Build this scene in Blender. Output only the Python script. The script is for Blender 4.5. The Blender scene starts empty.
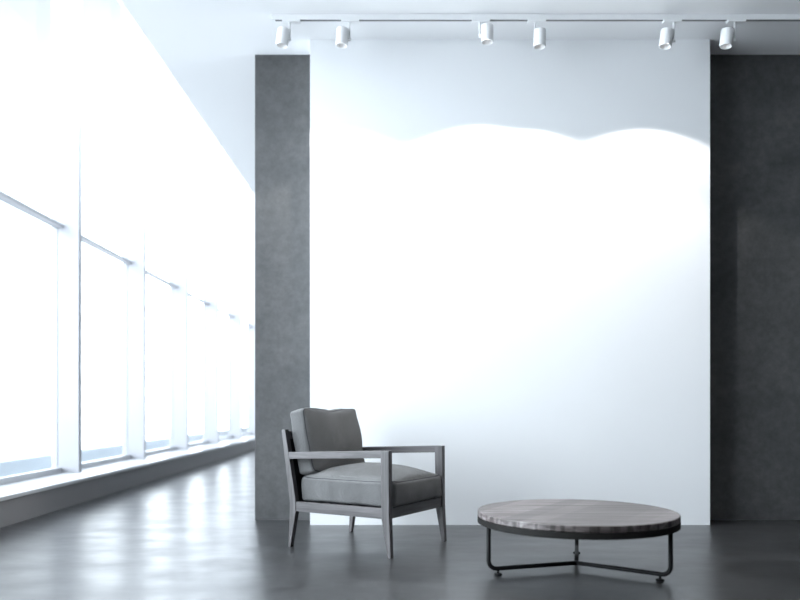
import bpy, bmesh, math, random
from mathutils import Vector, Matrix, noise

random.seed(7)
C = bpy.context.scene
COL = C.collection
H = 0.87                      # eye height, the unit the room was measured in
PI = math.pi

# ------------------------------------------------------------------ helpers
def new_mat(name):
    m = bpy.data.materials.new(name); m.use_nodes = True
    nt = m.node_tree
    b = nt.nodes['Principled BSDF']
    return m, nt, b

def nd(nt, t, **kw):
    n = nt.nodes.new(t)
    for k, v in kw.items(): setattr(n, k, v)
    return n

def ramp(nt, src, stops):
    r = nd(nt, 'ShaderNodeValToRGB')
    el = r.color_ramp.elements
    while len(el) < len(stops): el.new(0.5)
    for e, (p, c) in zip(el, stops):
        e.position = p; e.color = (*c, 1) if len(c) == 3 else c
    nt.links.new(src, r.inputs['Fac'])
    return r.outputs['Color']

def noise_tex(nt, vec, scale, detail=4, rough=0.5, dist=0.0):
    n = nd(nt, 'ShaderNodeTexNoise')
    n.inputs['Scale'].default_value = scale
    n.inputs['Detail'].default_value = detail
    n.inputs['Roughness'].default_value = rough
    n.inputs['Distortion'].default_value = dist
    nt.links.new(vec, n.inputs['Vector'])
    return n.outputs['Fac']

def objvec(nt, scale=(1, 1, 1), rot=(0, 0, 0)):
    t = nd(nt, 'ShaderNodeTexCoord'); mp = nd(nt, 'ShaderNodeMapping')
    mp.inputs['Scale'].default_value = scale
    mp.inputs['Rotation'].default_value = rot
    nt.links.new(t.outputs['Object'], mp.inputs['Vector'])
    return mp.outputs['Vector']

def bump(nt, b, h, strength, dist):
    n = nd(nt, 'ShaderNodeBump')
    n.inputs['Strength'].default_value = strength
    n.inputs['Distance'].default_value = dist
    nt.links.new(h, n.inputs['Height'])
    nt.links.new(n.outputs['Normal'], b.inputs['Normal'])

def mixc(nt, fac, a, b, mode='MIX'):
    m = nd(nt, 'ShaderNodeMix', data_type='RGBA', blend_type=mode)
    for s, v in ((0, fac), (6, a), (7, b)):
        if isinstance(v, (int, float)): m.inputs[s].default_value = v
        elif isinstance(v, tuple): m.inputs[s].default_value = (*v, 1)
        else: nt.links.new(v, m.inputs[s])
    return m.outputs[2]

# ------------------------------------------------------------------ materials
def plain(name, col, rough=0.5, metal=0.0, spec=0.5):
    m, nt, b = new_mat(name)
    b.inputs['Base Color'].default_value = (*col, 1)
    b.inputs['Roughness'].default_value = rough
    b.inputs['Metallic'].default_value = metal
    b.inputs['Specular IOR Level'].default_value = spec
    n = noise_tex(nt, objvec(nt), 60, 3)
    bump(nt, b, n, 0.05, 0.001)
    return m

def plaster(name, col, rough=0.6, mott=0.04):
    m, nt, b = new_mat(name)
    v = objvec(nt)
    n = noise_tex(nt, v, 1.3, 6, 0.6)
    lo = tuple(c * (1 - mott) for c in col)
    nt.links.new(ramp(nt, n, [(0.3, lo), (0.7, col)]), b.inputs['Base Color'])
    b.inputs['Roughness'].default_value = rough
    bump(nt, b, noise_tex(nt, v, 35, 5), 0.08, 0.002)
    return m

def dark_concrete():
    m, nt, b = new_mat('dark concrete plaster')
    v = objvec(nt)
    n1 = noise_tex(nt, v, 2.4, 8, 0.65, 0.6)
    n2 = noise_tex(nt, v, 22, 6, 0.7)
    c1 = ramp(nt, n1, [(0.3, (0.054, 0.056, 0.058)), (0.7, (0.086, 0.086, 0.087))])
    c2 = ramp(nt, n2, [(0.35, (0.72, 0.72, 0.72)), (0.65, (1.1, 1.1, 1.1))])
    nt.links.new(mixc(nt, 0.8, c1, c2, 'MULTIPLY'), b.inputs['Base Color'])
    b.inputs['Roughness'].default_value = 0.62
    bump(nt, b, n2, 0.25, 0.004)
    return m

def floor_mat():
    m, nt, b = new_mat('polished dark concrete')
    v = objvec(nt)
    vs = objvec(nt, (0.8, 1.3, 1))
    n1 = noise_tex(nt, vs, 1.6, 9, 0.6)
    n2 = noise_tex(nt, v, 26, 6, 0.7)
    n3 = noise_tex(nt, vs, 3.2, 6, 0.6)
    c1 = ramp(nt, n1, [(0.3, (0.010, 0.0105, 0.0115)), (0.7, (0.021, 0.022, 0.024))])
    c2 = ramp(nt, n2, [(0.35, (0.78, 0.78, 0.78)), (0.65, (1.15, 1.15, 1.15))])
    nt.links.new(mixc(nt, 0.7, c1, c2, 'MULTIPLY'), b.inputs['Base Color'])
    r = nd(nt, 'ShaderNodeMapRange')
    r.inputs[1].default_value = 0.3; r.inputs[2].default_value = 0.7
    r.inputs[3].default_value = 0.28; r.inputs[4].default_value = 0.39
    nt.links.new(n3, r.inputs[0]); nt.links.new(r.outputs[0], b.inputs['Roughness'])
    b.inputs['Specular IOR Level'].default_value = 0.5
    b.inputs['IOR'].default_value = 2.05
    bump(nt, b, noise_tex(nt, objvec(nt, (2.2, 9, 1)), 3.0, 5, 0.6), 0.07, 0.004)
    return m

def wood(name, axis, dark, light, rough=0.45, s=1.0, rot=0.0, contrast=1.0):
    """grey open-pored timber, the grain running along the given object axis"""
    m, nt, b = new_mat(name)
    sc = [26 * s, 26 * s, 26 * s]; sc['xyz'.index(axis)] = 1.6 * s
    v = objvec(nt, tuple(sc), (0, 0, rot))
    n = noise_tex(nt, v, 1.0, 7, 0.62, 0.5)
    sc2 = [90 * s, 90 * s, 90 * s]; sc2['xyz'.index(axis)] = 3 * s
    n2 = noise_tex(nt, objvec(nt, tuple(sc2), (0, 0, rot)), 1.0, 4, 0.6)
    c = ramp(nt, n, [(0.32, dark), (0.5, tuple((a + q) / 2 for a, q in zip(dark, light))), (0.68, light)])
    c2 = ramp(nt, n2, [(0.35, (0.7, 0.7, 0.7)), (0.6, (1.05, 1.05, 1.05))])
    nt.links.new(mixc(nt, 0.7 * contrast, c, c2, 'MULTIPLY'), b.inputs['Base Color'])
    b.inputs['Roughness'].default_value = rough
    bump(nt, b, n2, 0.25, 0.001)
    return m

def table_wood():
    m, nt, b = new_mat('grey washed table planks')
    a = math.radians(-58)
    v = objvec(nt, (2.0, 30, 30), (0, 0, a))
    v1 = objvec(nt, (1, 1, 1), (0, 0, a))
    n = noise_tex(nt, v, 1.0, 7, 0.62, 0.8)
    sep = nd(nt, 'ShaderNodeSeparateXYZ'); nt.links.new(v1, sep.inputs[0])
    mul = nd(nt, 'ShaderNodeMath', operation='MULTIPLY'); mul.inputs[1].default_value = 9.5
    nt.links.new(sep.outputs['Y'], mul.inputs[0])
    fl = nd(nt, 'ShaderNodeMath', operation='FLOOR'); nt.links.new(mul.outputs[0], fl.inputs[0])
    wn = nd(nt, 'ShaderNodeTexWhiteNoise', noise_dimensions='1D'); nt.links.new(fl.outputs[0], wn.inputs['W'])
    pc = ramp(nt, wn.outputs['Value'], [(0, (0.62, 0.60, 0.59)), (1, (1.18, 1.16, 1.16))])
    c = ramp(nt, n, [(0.34, (0.062, 0.050, 0.048)), (0.5, (0.130, 0.113, 0.111)), (0.64, (0.220, 0.203, 0.204))])
    c = mixc(nt, 1.0, c, pc, 'MULTIPLY')
    # dark burnt knots along the slab
    k = noise_tex(nt, objvec(nt, (26, 26, 3)), 1.0, 2, 0.5)
    kc = ramp(nt, k, [(0.52, (1, 1, 1)), (0.62, (0.30, 0.27, 0.26))])
    g = nd(nt, 'ShaderNodeNewGeometry'); sg = nd(nt, 'ShaderNodeSeparateXYZ')
    nt.links.new(g.outputs['Normal'], sg.inputs[0])
    side = nd(nt, 'ShaderNodeMath', operation='LESS_THAN'); side.inputs[1].default_value = 0.5
    nt.links.new(sg.outputs['Z'], side.inputs[0])
    c = mixc(nt, side.outputs[0], c, mixc(nt, 1.0, c, kc, 'MULTIPLY'))
    nt.links.new(c, b.inputs['Base Color'])
    b.inputs['Roughness'].default_value = 0.42
    bump(nt, b, n, 0.15, 0.0015)
    return m

def fabric(name, col):
    m, nt, b = new_mat(name)
    v = objvec(nt)
    w1 = nd(nt, 'ShaderNodeTexWave', bands_direction='X'); w1.inputs['Scale'].default_value = 170
    w2 = nd(nt, 'ShaderNodeTexWave', bands_direction='Z'); w2.inputs['Scale'].default_value = 170
    for w in (w1, w2):
        w.inputs['Distortion'].default_value = 1.5
        nt.links.new(v, w.inputs['Vector'])
    n = noise_tex(nt, v, 9, 6, 0.6)
    n2 = noise_tex(nt, v, 240, 2, 0.6)
    lo = tuple(c * 0.84 for c in col); hi = tuple(c * 1.1 for c in col)
    c = ramp(nt, n, [(0.3, lo), (0.7, hi)])
    c2 = ramp(nt, n2, [(0.3, (0.82, 0.82, 0.82)), (0.7, (1.08, 1.08, 1.08))])
    nt.links.new(mixc(nt, 0.8, c, c2, 'MULTIPLY'), b.inputs['Base Color'])
    b.inputs['Roughness'].default_value = 0.9
    b.inputs['Specular IOR Level'].default_value = 0.2
    b.inputs['Sheen Weight'].default_value = 0.25
    b.inputs['Sheen Roughness'].default_value = 0.4
    ad = nd(nt, 'ShaderNodeMath', operation='ADD')
    nt.links.new(w1.outputs['Fac'], ad.inputs[0]); nt.links.new(w2.outputs['Fac'], ad.inputs[1])
    cr = noise_tex(nt, objvec(nt, (9, 9, 4)), 1.0, 3, 0.5, 0.8)
    sc = nd(nt, 'ShaderNodeMath', operation='MULTIPLY'); sc.inputs[1].default_value = 9.0
    nt.links.new(cr, sc.inputs[0])
    a2 = nd(nt, 'ShaderNodeMath', operation='ADD')
    nt.links.new(ad.outputs[0], a2.inputs[0]); nt.links.new(sc.outputs[0], a2.inputs[1])
    bump(nt, b, a2.outputs[0], 0.8, 0.0018)
    return m

def glass_mat():
    m = bpy.data.materials.new('clear window glass'); m.use_nodes = True
    nt = m.node_tree; nt.nodes.clear()
    out = nd(nt, 'ShaderNodeOutputMaterial'); mx = nd(nt, 'ShaderNodeMixShader')
    tr = nd(nt, 'ShaderNodeBsdfTransparent'); gl = nd(nt, 'ShaderNodeBsdfGlossy')
    tr.inputs['Color'].default_value = (0.96, 0.985, 1.0, 1)
    gl.inputs['Roughness'].default_value = 0.04
    lw = nd(nt, 'ShaderNodeLayerWeight'); lw.inputs['Blend'].default_value = 0.5
    pw = nd(nt, 'ShaderNodeMath', operation='POWER'); pw.inputs[1].default_value = 5
    nt.links.new(lw.outputs['Facing'], pw.inputs[0])
    ma = nd(nt, 'ShaderNodeMath', operation='MULTIPLY_ADD'); ma.inputs[1].default_value = 0.5; ma.inputs[2].default_value = 0.03
    nt.links.new(pw.outputs[0], ma.inputs[0])
    nt.links.new(ma.outputs[0], mx.inputs[0]); nt.links.new(tr.outputs[0], mx.inputs[1])
    nt.links.new(gl.outputs[0], mx.inputs[2]); nt.links.new(mx.outputs[0], out.inputs[0])
    return m

def lens_mat():
    m, nt, b = new_mat('glowing lamp lens')
    b.inputs['Base Color'].default_value = (0.45, 0.45, 0.45, 1)
    b.inputs['Emission Color'].default_value = (1, 0.97, 0.93, 1)
    b.inputs['Emission Strength'].default_value = 0.45
    return m

M_PANEL = plaster('white painted plaster', (0.80, 0.815, 0.83), 0.55, 0.02)
M_CEIL = plaster('white ceiling paint', (0.84, 0.85, 0.865), 0.5, 0.01)
M_WHITE = plaster('white wall paint', (0.78, 0.79, 0.80), 0.6, 0.02)
M_DARK = dark_concrete()
M_FLOOR = floor_mat()
M_FRAME = plain('pale window frame paint', (0.40, 0.405, 0.43), 0.45)
M_SILL = plain('white sill board', (0.52, 0.53, 0.55), 0.35)
M_RISER = plaster('grey riser paint', (0.21, 0.205, 0.21), 0.5, 0.05)
M_GLASS = glass_mat()
M_LENS = lens_mat()
M_LAMP = plain('white lamp enamel', (0.82, 0.83, 0.84), 0.35)
M_SLOT = plain('grey track slot', (0.16, 0.16, 0.17), 0.5)
M_METAL = plain('matt black steel', (0.007, 0.007, 0.0075), 0.55, 0.0, 0.15)
M_RIM = plain('dark bronze band', (0.009, 0.0085, 0.008), 0.6, 0, 0.15)
CD, CL = (0.024, 0.022, 0.023), (0.108, 0.100, 0.104)
M_WZ = wood('grey chair timber upright', 'z', CD, CL)
M_WY = wood('grey chair timber lengthwise', 'y', CD, CL)
M_WX = wood('grey chair timber crosswise', 'x', CD, CL)
M_FAB = fabric('grey woven upholstery', (0.160, 0.161, 0.162))
M_GAPSHADE = plain('black gap shade panel', (0.02, 0.02, 0.021), 0.9, 0, 0.2)  # black stands in for the shade behind the back cushion
M_PIPE = plain('grey seam piping', (0.050, 0.052, 0.055), 0.85, 0, 0.2)
M_TABLE = table_wood()
M_PARA = plaster('blue grey parapet render', (0.74, 0.79, 0.84), 0.8, 0.05)
M_GROUND = plaster('pale terrace paving', (0.46, 0.47, 0.48), 0.8, 0.08)

# ------------------------------------------------------------------ mesh helpers
def finish(name, bm, mat, parent=None, smooth=False, bev=0.0, seg=2, loc=None):
    bmesh.ops.recalc_face_normals(bm, faces=bm.faces)
    me = bpy.data.meshes.new(name); bm.to_mesh(me); bm.free()
    me.materials.append(mat)
    o = bpy.data.objects.new(name, me); COL.objects.link(o)
    if parent: o.parent = parent
    if loc: o.location = loc
    if smooth:
        for p in me.polygons: p.use_smooth = True
    if bev:
        md = o.modifiers.new('bevel', 'BEVEL'); md.width = bev; md.segments = seg
        md.limit_method = 'ANGLE'; md.angle_limit = math.radians(40)
    return o

def add_box(bm, x0, x1, y0, y1, z0, z1):
    v = [bm.verts.new((x, y, z)) for x in (x0, x1) for y in (y0, y1) for z in (z0, z1)]
    for f in ((0, 1, 3, 2), (4, 6, 7, 5), (0, 4, 5, 1), (2, 3, 7, 6), (0, 2, 6, 4), (1, 5, 7, 3)):
        bm.faces.new([v[i] for i in f])

def box(name, x0, x1, y0, y1, z0, z1, mat, parent=None, bev=0.0, loc=None):
    bm = bmesh.new(); add_box(bm, x0, x1, y0, y1, z0, z1)
    return finish(name, bm, mat, parent, bev=bev, loc=loc)

def prism_x(name, prof, x0, x1, mat, parent=None, bev=0.002, foot=0.0):
    """profile in (y, z), pushed out along x; foot narrows the inner side at the floor"""
    bm = bmesh.new()
    s = 1 if x0 + x1 > 0 else -1
    f0 = lambda z: foot if (z < 0.01 and s > 0) else 0
    f1 = lambda z: foot if (z < 0.01 and s < 0) else 0
    a = [bm.verts.new((x0 + f0(z), y, z)) for y, z in prof]; b = [bm.verts.new((x1 - f1(z), y, z)) for y, z in prof]
    bm.faces.new(a); bm.faces.new(list(reversed(b)))
    n = len(prof)
    for i in range(n):
        j = (i + 1) % n
        bm.faces.new((a[i], b[i], b[j], a[j]))
    return finish(name, bm, mat, parent, bev=bev)

def add_tube(bm, pts, r, seg=12, closed=False, caps=True):
    pts = [Vector(p) for p in pts]; n = len(pts); rings = []
    up = None
    for i, p in enumerate(pts):
        if closed: t = pts[(i + 1) % n] - pts[i - 1]
        else: t = pts[min(i + 1, n - 1)] - pts[max(i - 1, 0)]
        t.normalize()
        if up is None:
            up = Vector((0, 0, 1)) if abs(t.z) < 0.9 else Vector((1, 0, 0))
        u = (up - t * up.dot(t)).normalized(); w = t.cross(u); up = u
        rings.append([bm.verts.new(p + r * (math.cos(2 * PI * k / seg) * u + math.sin(2 * PI * k / seg) * w)) for k in range(seg)])
    for i in range(n if closed else n - 1):
        a, b = rings[i], rings[(i + 1) % n]
        off = 0
        if closed and i == n - 1:
            off = min(range(seg), key=lambda o: sum((a[k].co - b[(k + o) % seg].co).length for k in range(seg)))
        for k in range(seg):
            bm.faces.new((a[k], a[(k + 1) % seg], b[(k + 1 + off) % seg], b[(k + off) % seg]))
    if caps and not closed:
        bm.faces.new(rings[0]); bm.faces.new(list(reversed(rings[-1])))

def add_lathe(bm, prof, seg=64, mat=Matrix.Identity(4)):
    """prof: (r, z) from bottom centre to top centre"""
    rings = []
    for r, z in prof:
        if r < 1e-6: rings.append([bm.verts.new(mat @ Vector((0, 0, z)))])
        else: rings.append([bm.verts.new(mat @ Vector((r * math.cos(2 * PI * k / seg), r * math.sin(2 * PI * k / seg), z))) for k in range(seg)])
    for a, b in zip(rings, rings[1:]):
        for k in range(seg):
            j = (k + 1) % seg
            if len(a) == 1 and len(b) == 1: continue
            if len(a) == 1: bm.faces.new((a[0], b[j], b[k]))
            elif len(b) == 1: bm.faces.new((a[k], a[j], b[0]))
            else: bm.faces.new((a[k], a[j], b[j], b[k]))

def empty(name, loc, rz, label, cat, group=None):
    o = bpy.data.objects.new(name, None); COL.objects.link(o)
    o.location = loc; o.rotation_euler = (0, 0, rz); o.empty_display_size = 0.1
    o['label'] = label; o['category'] = cat
    if group: o['group'] = group
    return o

def struct(o, label=None, cat=None):
    o['kind'] = 'structure'
    if label: o['label'] = label
    if cat: o['category'] = cat
    return o

# ------------------------------------------------------------------ the room
CEIL = 4.046 * H
GX = -3.74 * H            # glass plane
RX = -3.252 * H           # riser plane
YB, YF = -4.2, 20 * H     # rear and far ends
XR = 5.6
SILL = 0.252 * H
PY = 6.483 * H            # white partition
DY = 6.765 * H            # dark wall
PX0, PX1 = -0.75 * H, 2.583 * H

o = box('floor', GX - 0.15, XR + 0.2, YB - 0.2, YF + 0.2, -0.2, 0, M_FLOOR)
struct(o, 'polished dark grey concrete floor with soft reflections', 'floor')
TOP = H + 5.6 * H         # the window strip rises past the edge of the lower ceiling
CX = -2.1 * H             # that edge
o = box('ceiling', CX, XR + 0.2, YB - 0.2, YF + 0.2, CEIL, TOP, M_CEIL)
struct(o, 'smooth white ceiling above the lighting track', 'ceiling')
o = box('ceiling', GX - 0.15, XR + 0.2, YB - 0.2, YF + 0.2, TOP, TOP + 0.2, M_CEIL)
struct(o, 'higher white ceiling over the strip along the windows', 'ceiling')
o = box('wall_back', -1.261 * H, XR, DY, DY + 0.35, 0, CEIL, M_DARK)
struct(o, 'dark grey concrete wall behind the white panel', 'wall')
o = box('wall_center', PX0, PX1, PY, DY, 0, CEIL, M_PANEL)
struct(o, 'wide white wall panel standing proud of the dark wall', 'wall')
o = box('wall_right', XR, XR + 0.2, YB, YF, 0, CEIL, M_DARK)
struct(o, 'dark concrete side wall on the right', 'wall')
o = box('wall_rear', GX - 0.15, XR, YB - 0.2, YB, 0, TOP, M_WHITE)
struct(o, 'white wall behind the viewpoint', 'wall')
o = box('wall_far', GX - 0.15, XR, YF, YF + 0.2, 0, TOP, M_WHITE)
struct(o, 'white wall at the far end beyond the windows', 'wall')

# window wall: riser, sill, mullioned panes
o = box('wall_left', RX - 0.06, RX, YB, YF, 0, SILL - 0.03, M_RISER)
struct(o, 'low grey upstand wall under the tall windows', 'wall')
o = box('wall_left', GX - 0.12, RX - 0.06, YB, YF, 0, SILL - 0.03, M_RISER)
struct(o, 'grey base below the window sill board', 'wall')
o = box('trim_1', GX - 0.12, RX + 0.012, YB, YF, SILL - 0.03, SILL, M_SILL, bev=0.004)
struct(o, 'long white sill board below the windows', 'window sill')

PER = 2.2 * H
ys = [8.6 * H + k * PER for k in range(-6, 6)]
YW = 8.6 * H - 4 * PER  # first window, placed to steer how light falls across the room
edges = [y for y in ys if YW - 0.01 < y < YF - 0.2] + [YF]
o = box('wall_left', GX - 0.10, GX + 0.05, YB, YW, SILL, TOP, M_WHITE)  # unseen wall added to block side light and steepen the falloff
struct(o, 'unseen solid white side wall added to cut light before the first window', 'wall')
TZ = H + 1.973 * H
for i, (ya, yb) in enumerate(zip(edges, edges[1:])):
    ws = box('window_%d' % (i + 1), GX - 0.10, GX + 0.19 * H, ya, ya + 0.08 * H, SILL, TOP, M_FRAME, bev=0.003)
    struct(ws)
    y0, y1 = ya + 0.08 * H, yb
    box('glass_pane', GX - 0.045, GX - 0.035, y0, y1, SILL + 0.05, TZ - 0.015, M_GLASS, ws)
    box('glass_pane', GX - 0.045, GX - 0.035, y0, y1, TZ + 0.015, TOP - 0.04, M_GLASS, ws)
    box('transom', GX - 0.07, GX + 0.02, y0, y1, TZ - 0.015, TZ + 0.015, M_FRAME, ws)
    box('bottom_rail', GX - 0.07, GX, y0, y1, SILL, SILL + 0.05, M_SILL, ws)
    box('top_rail', GX - 0.07, GX, y0, y1, TOP - 0.04, TOP, M_FRAME, ws)

# outside: terrace and low parapet
o = box('terrace_ground', -5.3 * H, GX - 0.16, -20, 45, -0.25, -0.05, M_GROUND)
struct(o, 'narrow pale terrace outside the windows', 'ground')
o = box('wall_outside', -5.3 * H, -5.1 * H, -20, 45, -0.05, 0.272 * H, M_PARA, bev=0.01)
struct(o, 'low blue-grey parapet outside the windows', 'wall')

# ------------------------------------------------------------------ cushions
SAG = {'v': 0.0}
def cushion_map(p, hs, r, bul, wr, seed):
    """p in the [-1,1] cube -> a stuffed box of half sizes hs with bulges bul and light wrinkling"""
    inner = Vector([h - r for h in hs])
    q = Vector([p[i] * hs[i] for i in range(3)])
    c = Vector([max(-inner[i], min(inner[i], q[i])) for i in range(3)])
    d = q - c
    if d.length > 1e-9: q = c + d.normalized() * min(d.length, r)
    s = [1 - min(1, abs(v)) ** 2.2 for v in p]
    out = q.copy()
    sg = [1 if v > 0 else -1 for v in p]
    amp = [abs(v) for v in p]
    for i in range(3):
        j, k = [t for t in range(3) if t != i]
        b = bul[i] if isinstance(bul[i], (int, float)) else (bul[i][1] if p[i] > 0 else bul[i][0])
        out[i] += p[i] * b * (s[j] ** 0.75) * (s[k] ** 0.75)
    if SAG['v'] and p[1] > 0:   # the filling has settled in the middle of the top edge
        out.y += SAG['v'] * p[1] * (abs(p[0]) ** 1.6 * 0.6 - math.exp(-((p[0] + 0.05) / 0.35) ** 2))
    # wrinkles run away from the seams
    n = noise.noise(Vector((out[0] * 7 + seed, out[1] * 7, out[2] * 5)))
    n2 = noise.noise(Vector((out[0] * 22 + seed, out[1] * 6, out[2] * 16)))
    nn = out.normalized()
    return out + nn * (n * wr + n2 * wr * 0.35)

def cushion(name, hs, r, bul, mat, parent, M, wr=0.006, seed=0.0, seam_axis=2, n=26):
    bm = bmesh.new()
    # cluster the grid towards the rim so the edge radius is round
    def g(k):
        t = -1 + 2 * k / n
        return math.sin(t * PI / 2) * 0.55 + t * 0.45
    cache = {}
    def V(p):
        key = tuple(round(x, 5) for x in p)
        if key not in cache: cache[key] = bm.verts.new(M @ cushion_map(p, hs, r, bul, wr, seed))
        return cache[key]
    for ax in range(3):
        j, k = [t for t in range(3) if t != ax]
        for sgn in (-1, 1):
            for a in range(n):
                for b in range(n):
                    q = []
                    for (u, v) in ((a, b), (a + 1, b), (a + 1, b + 1), (a, b + 1)):
                        p = [0, 0, 0]; p[ax] = sgn; p[j] = g(u); p[k] = g(v); q.append(V(p))
                    bm.faces.new(q)
    o = finish(name, bm, mat, parent, smooth=True)
    # piping along both rims
    j, k = [t for t in range(3) if t != seam_axis]
    for sgn in (-1, 1):
        pts = []
        loop = [(t, -1) for t in [-1 + 2 * i / 40 for i in range(40)]] + [(1, t) for t in [-1 + 2 * i / 40 for i in range(40)]] + \
               [(-t, 1) for t in [-1 + 2 * i / 40 for i in range(40)]] + [(-1, -t) for t in [-1 + 2 * i / 40 for i in range(40)]]
        for u, v in loop:
            p = [0, 0, 0]; p[seam_axis] = sgn
            # round the corners of the seam path
            L = (abs(u) ** 14 + abs(v) ** 14) ** (1 / 14)
            p[j] = u / L; p[k] = v / L
            pts.append(M @ cushion_map(p, hs, r, bul, wr, seed))
        b2 = bmesh.new(); add_tube(b2, pts, 0.0028, 8, closed=True)
        finish('piping', b2, M_PIPE, o, smooth=True)
    return o

# ------------------------------------------------------------------ armchair
chair = empty('armchair', (-0.1896, 4.872, 0), math.radians(58.9),
              'low grey timber armchair with thick grey cushions in front of the white panel', 'armchair')
W1, W0 = 0.340, 0.304
for s in (-1, 1):
    x0, x1 = (W0, W1) if s > 0 else (-W1, -W0)
    prism_x('leg', [(-0.352, 0.61), (-0.354, 0.24), (-0.366, 0.0), (-0.344, 0.0), (-0.302, 0.225), (-0.297, 0.61)], x0, x1, M_WZ, chair, 0.002, 0.006)
    prism_x('leg', [(0.428, 0.716), (0.362, 0.27), (0.374, 0.0), (0.357, 0.0), (0.316, 0.225), (0.320, 0.30), (0.400, 0.720)], x0, x1, M_WZ, chair, 0.002, 0.006)
    ax0, ax1 = x0 + 0.001, x1 - 0.001
    prism_x('armrest', [(-0.299, 0.6095), (-0.299, 0.567), (0.368, 0.539), (0.376, 0.581)], ax0, ax1, M_WY, chair, 0.002)
    rx0, rx1 = (W0 + 0.002, W1 - 0.003) if s > 0 else (-W1 + 0.003, -W0 - 0.002)
    box('side_rail', rx0, rx1, -0.303, 0.319, 0.221, 0.281, M_WY, chair, 0.002)
box('front_rail', -W0, W0, -0.346, -0.318, 0.221, 0.281, M_WX, chair, 0.002)
box('rear_rail', -W0, W0, 0.328, 0.352, 0.221, 0.281, M_WX, chair, 0.002)
prism_x('top_rail', [(0.395, 0.66), (0.413, 0.66), (0.422, 0.708), (0.404, 0.708)], -W0, W0, M_WX, chair)
bp = prism_x('back_panel', [(0.340, 0.281), (0.350, 0.281), (0.408, 0.662), (0.398, 0.662)], -W0, W0, M_GAPSHADE, chair, 0.001)  # solid black sheet added so the gap beside the cushion looks shaded
bp['label'] = 'black back panel added to darken the gap behind the cushion'
for k in range(6):
    yc = -0.26 + k * 0.105
    box('seat_slat', -W0, W0, yc - 0.03, yc + 0.03, 0.258, 0.272, M_WX, chair, 0.001)

# seat cushion (local x width, y depth, z up)
cushion('seat_cushion', (0.292, 0.338, 0.074), 0.022, (0.008, (0.016, 0.008), (0.0, 0.078)), M_FAB, chair,
        Matrix.Translation((0, -0.023, 0.356)), wr=0.010, seed=3.1)
# back cushion: its own z is thickness; turned upright and leant back
lean = math.radians(12.5)
Mb = Matrix.Translation((0.008, 0.322, 0.640)) @ Matrix.Rotation(PI / 2 - lean, 4, 'X')
SAG['v'] = 0.010
cushion('back_cushion', (0.292, 0.198, 0.058), 0.020, ((0.006, 0.030), 0.012, (0.004, 0.045)), M_FAB, chair,
        Mb, wr=0.013, seed=9.4)

# ------------------------------------------------------------------ coffee table
TX, TY = 0.934, 4.12
table = empty('coffee_table', (TX, TY, 0), 0,
              'low round coffee table with grey plank top and black steel base', 'coffee table')
R = 0.520
bm = bmesh.new()
add_lathe(bm, [(0, 0.277), (R - 0.004, 0.277), (R, 0.281), (R, 0.305), (R - 0.002, 0.3085), (R - 0.006, 0.310), (0, 0.310)], 128)
finish('tabletop', bm, M_TABLE, table)
bm = bmesh.new()
add_lathe(bm, [(R - 0.02, 0.2765), (R - 0.02, 0.244), (R - 0.006, 0.244), (R + 0.001, 0.247), (R + 0.001, 0.2765), (R - 0.02, 0.2765)], 128)
finish('rim_band', bm, M_RIM, table)
BZ, br = 0.034, 0.0112
for deg, RR in ((198, 0.507), (322, 0.498), (77, 0.50)):
    a = math.radians(deg); d = Vector((math.cos(a), math.sin(a), 0))
    cr = 0.045
    pts = [Vector((0, 0, BZ)), d * (RR - cr) * 0.5 + Vector((0, 0, BZ))]
    for k in range(9):
        t = k / 8 * PI / 2
        pts.append(d * (RR - cr + cr * math.sin(t)) + Vector((0, 0, BZ + cr - cr * math.cos(t))))
    pts.append(d * RR + Vector((0, 0, 0.2455)))
    bm = bmesh.new(); add_tube(bm, pts, br, 14)
    leg = finish('leg', bm, M_METAL, table, smooth=True)
    fm = Matrix.Translation(d * (RR - 0.052))
    bm = bmesh.new()
    add_lathe(bm, [(0, 0), (0.019, 0), (0.021, 0.003), (0.021, 0.007), (0.018, 0.010), (0.006, 0.011), (0.006, 0.026), (0, 0.026)], 24, fm)
    finish('foot', bm, M_METAL, leg, smooth=False)
bm = bmesh.new(); add_lathe(bm, [(0, BZ - 0.0105), (0.011, BZ - 0.0105), (0.013, BZ), (0.011, BZ + 0.0105), (0, BZ + 0.0105)], 24)
finish('hub', bm, M_METAL, table, smooth=True)

# ------------------------------------------------------------------ lighting track and its spotlights
TRY = 6.06 * H            # near face of the track
TH, TW = 0.040 * H, 0.038
tx0, tx1 = (272 - 400) / 778 * TRY, XR - 0.4
track = box('lighting_track', tx0, tx1, TRY, TRY + TW, CEIL - TH, CEIL, M_LAMP, bev=0.002)
track['label'] = 'long white lighting track fixed to the ceiling in front of the white panel'; track['category'] = 'lighting track'
box('slot', tx0 + 0.02, tx1 - 0.02, TRY + 0.010, TRY + 0.028, CEIL - TH - 0.0015, CEIL - TH + 0.002, M_SLOT, track)
box('end_cap', tx0 - 0.006, tx0 + 0.001, TRY - 0.001, TRY + TW + 0.001, CEIL - TH - 0.001, CEIL, M_LAMP, track)

def spot_x(px, y=TRY): return (px - 400) / 778 * y

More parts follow.
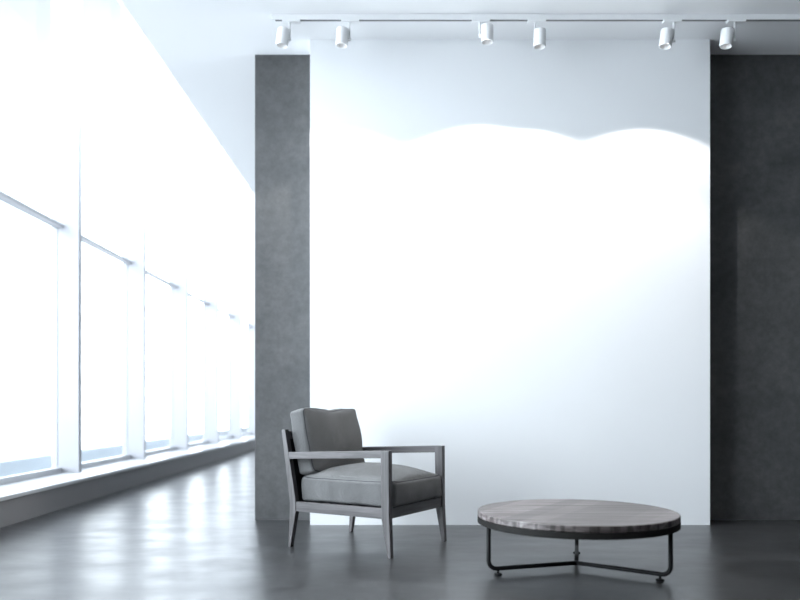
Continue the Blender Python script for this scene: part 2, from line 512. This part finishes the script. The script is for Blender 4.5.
# stem px, body centre px, side tilt (deg, + = foot swings left), tilt to wall, label, energy, cone
SPOTS = [
    (289.5, 283.5, 291, 6, -25, 'white spotlight at the left end of the track, above the dark wall strip', 6),
    (349.5, 342.5, 350, 3, -25, 'white spotlight second from the left end of the track, above the armchair', 62),
    (480.0, 487.5, 481, 0, -25, 'white spotlight of the middle pair, the left one with its stem on its left', 62),
    (535.5, 540.5, 537, 2, -25, 'white spotlight of the middle pair, the right one, left of the wide empty stretch', 62),
    (674.5, 668.0, 673, 8, -25, 'tilted white spotlight above the white panel, last one before its right edge', 66),
    (735.5, 728.5, 737, 7, -25, 'tilted white spotlight farthest right, in front of the dark wall', 26),
]
ZC = CEIL - TH
for i, (sx, bx, adx, side, wallt, lab, en) in enumerate(SPOTS):
    root = empty('track_spotlight', (spot_x(adx), TRY + TW / 2, CEIL - TH), 0, lab, 'spotlight', 'spotlights on the ceiling track')
    ax = spot_x(adx)
    box('adapter', -0.061, 0.061, -0.021, 0.017, -0.016, 0.004 - 0.004, M_LAMP, root, 0.002)
    dx = spot_x(sx) - ax; bx_ = spot_x(bx) - ax
    top = (-0.060, -0.058, -0.034, -0.066, -0.066, -0.064)[i]
    cl = 0.118
    # pivot of the head
    T = Matrix.Translation((bx_, -0.003, top)) @ Matrix.Rotation(math.radians(side), 4, 'Y') @ Matrix.Rotation(math.radians(-3), 4, 'X')
    bm = bmesh.new(); r = 0.0415
    add_lathe(bm, [(0, 0.0), (r - 0.008, 0.0), (r - 0.002, -0.003), (r, -0.010), (r, -cl + 0.003), (r - 0.002, -cl), (r - 0.006, -cl), (r - 0.004, -cl + 0.042), (0, -cl + 0.042)], 40, T)
    head = finish('lamp_housing', bm, M_LAMP, root, smooth=False)
    for p in head.data.polygons: p.use_smooth = True
    md = head.modifiers.new('edge', 'EDGE_SPLIT'); md.split_angle = math.radians(35)
    bm = bmesh.new(); add_lathe(bm, [(0, -cl + 0.041), (r - 0.007, -cl + 0.041), (r - 0.009, -cl + 0.036), (0, -cl + 0.036)], 32, T)
    finish('lens', bm, M_LENS, head)
    # stem and side arm down to the pivot
    piv = T @ Vector((0, 0, -0.075))
    sgn = 1 if dx > bx_ else -1
    arm_x = dx
    bm = bmesh.new()
    add_tube(bm, [(arm_x, -0.003, -0.014), (arm_x, -0.003, piv.z)], 0.0065, 12)
    finish('stem', bm, M_LAMP, root, smooth=True)
    bm = bmesh.new()
    add_tube(bm, [(arm_x + sgn * 0.008, piv.y, piv.z), (bx_ + sgn * 0.030, piv.y, piv.z)], 0.011, 16)
    finish('pivot', bm, M_LAMP, root, smooth=True)
    ld = bpy.data.lights.new('lamp', 'SPOT'); ld.energy = en
    ld.spot_size = math.radians(138 if i != 5 else 110); ld.spot_blend = 0.12; ld.shadow_soft_size = 0.008
    ld.color = (1.0, 0.985, 0.97) if i != 5 else (1.0, 0.93, 0.86)
    lo = bpy.data.objects.new('lamp_light', ld); COL.objects.link(lo); lo.parent = root
    lo.matrix_local = T @ Matrix.Translation((0, 0, -cl - 0.004)) @ Matrix.Rotation(math.radians((0, 0, 0, 0, -6, 18)[i]), 4, 'Y') @ Matrix.Rotation(math.radians(wallt), 4, 'X')

# ------------------------------------------------------------------ sky with added fill lobes
w = bpy.data.worlds.new('bright sky with added fill lobes'); C.world = w; w.use_nodes = True
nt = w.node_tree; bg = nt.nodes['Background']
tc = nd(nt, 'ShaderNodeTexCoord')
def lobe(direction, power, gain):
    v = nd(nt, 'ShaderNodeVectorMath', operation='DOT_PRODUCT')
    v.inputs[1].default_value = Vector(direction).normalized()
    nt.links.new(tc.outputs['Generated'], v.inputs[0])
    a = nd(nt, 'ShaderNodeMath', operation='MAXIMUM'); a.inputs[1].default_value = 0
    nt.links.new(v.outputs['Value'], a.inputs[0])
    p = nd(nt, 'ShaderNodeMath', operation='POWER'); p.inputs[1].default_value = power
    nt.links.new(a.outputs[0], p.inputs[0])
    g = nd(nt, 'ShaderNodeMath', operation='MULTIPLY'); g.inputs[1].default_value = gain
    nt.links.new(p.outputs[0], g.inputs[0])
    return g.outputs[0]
def addm(a, b):
    n = nd(nt, 'ShaderNodeMath', operation='ADD')
    nt.links.new(a, n.inputs[0])
    if isinstance(b, (int, float)): n.inputs[1].default_value = b
    else: nt.links.new(b, n.inputs[1])
    return n.outputs[0]
s = addm(addm(lobe((-0.14, 1, 0.03), 34, 21.0), lobe((-1, -0.35, 0.30), 3, 14.2)), addm(lobe((-1, -0.35, -0.45), 3, 2.6), 0.66))  # side and lower lobes: unseen fill added to brighten ceiling and walls
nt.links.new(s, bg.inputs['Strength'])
bg.inputs['Color'].default_value = (0.895, 0.948, 1.0, 1)

# ------------------------------------------------------------------ camera
cd = bpy.data.cameras.new('camera'); cam = bpy.data.objects.new('camera', cd); COL.objects.link(cam)
cam.location = (0, 0, H); cam.rotation_euler = (PI / 2, 0, 0)
cd.sensor_width = 36; cd.lens = 36 * 778 / 800; cd.shift_y = 105 / 800
cd.clip_start = 0.05; cd.clip_end = 200
cd.dof.use_dof = True; cd.dof.focus_distance = 4.7; cd.dof.aperture_fstop = 0.95
C.camera = cam

C.view_settings.view_transform = 'Standard'; C.view_settings.look = 'None'
C.view_settings.exposure = 0.0; C.view_settings.gamma = 1.0
C.view_settings.use_curve_mapping = False
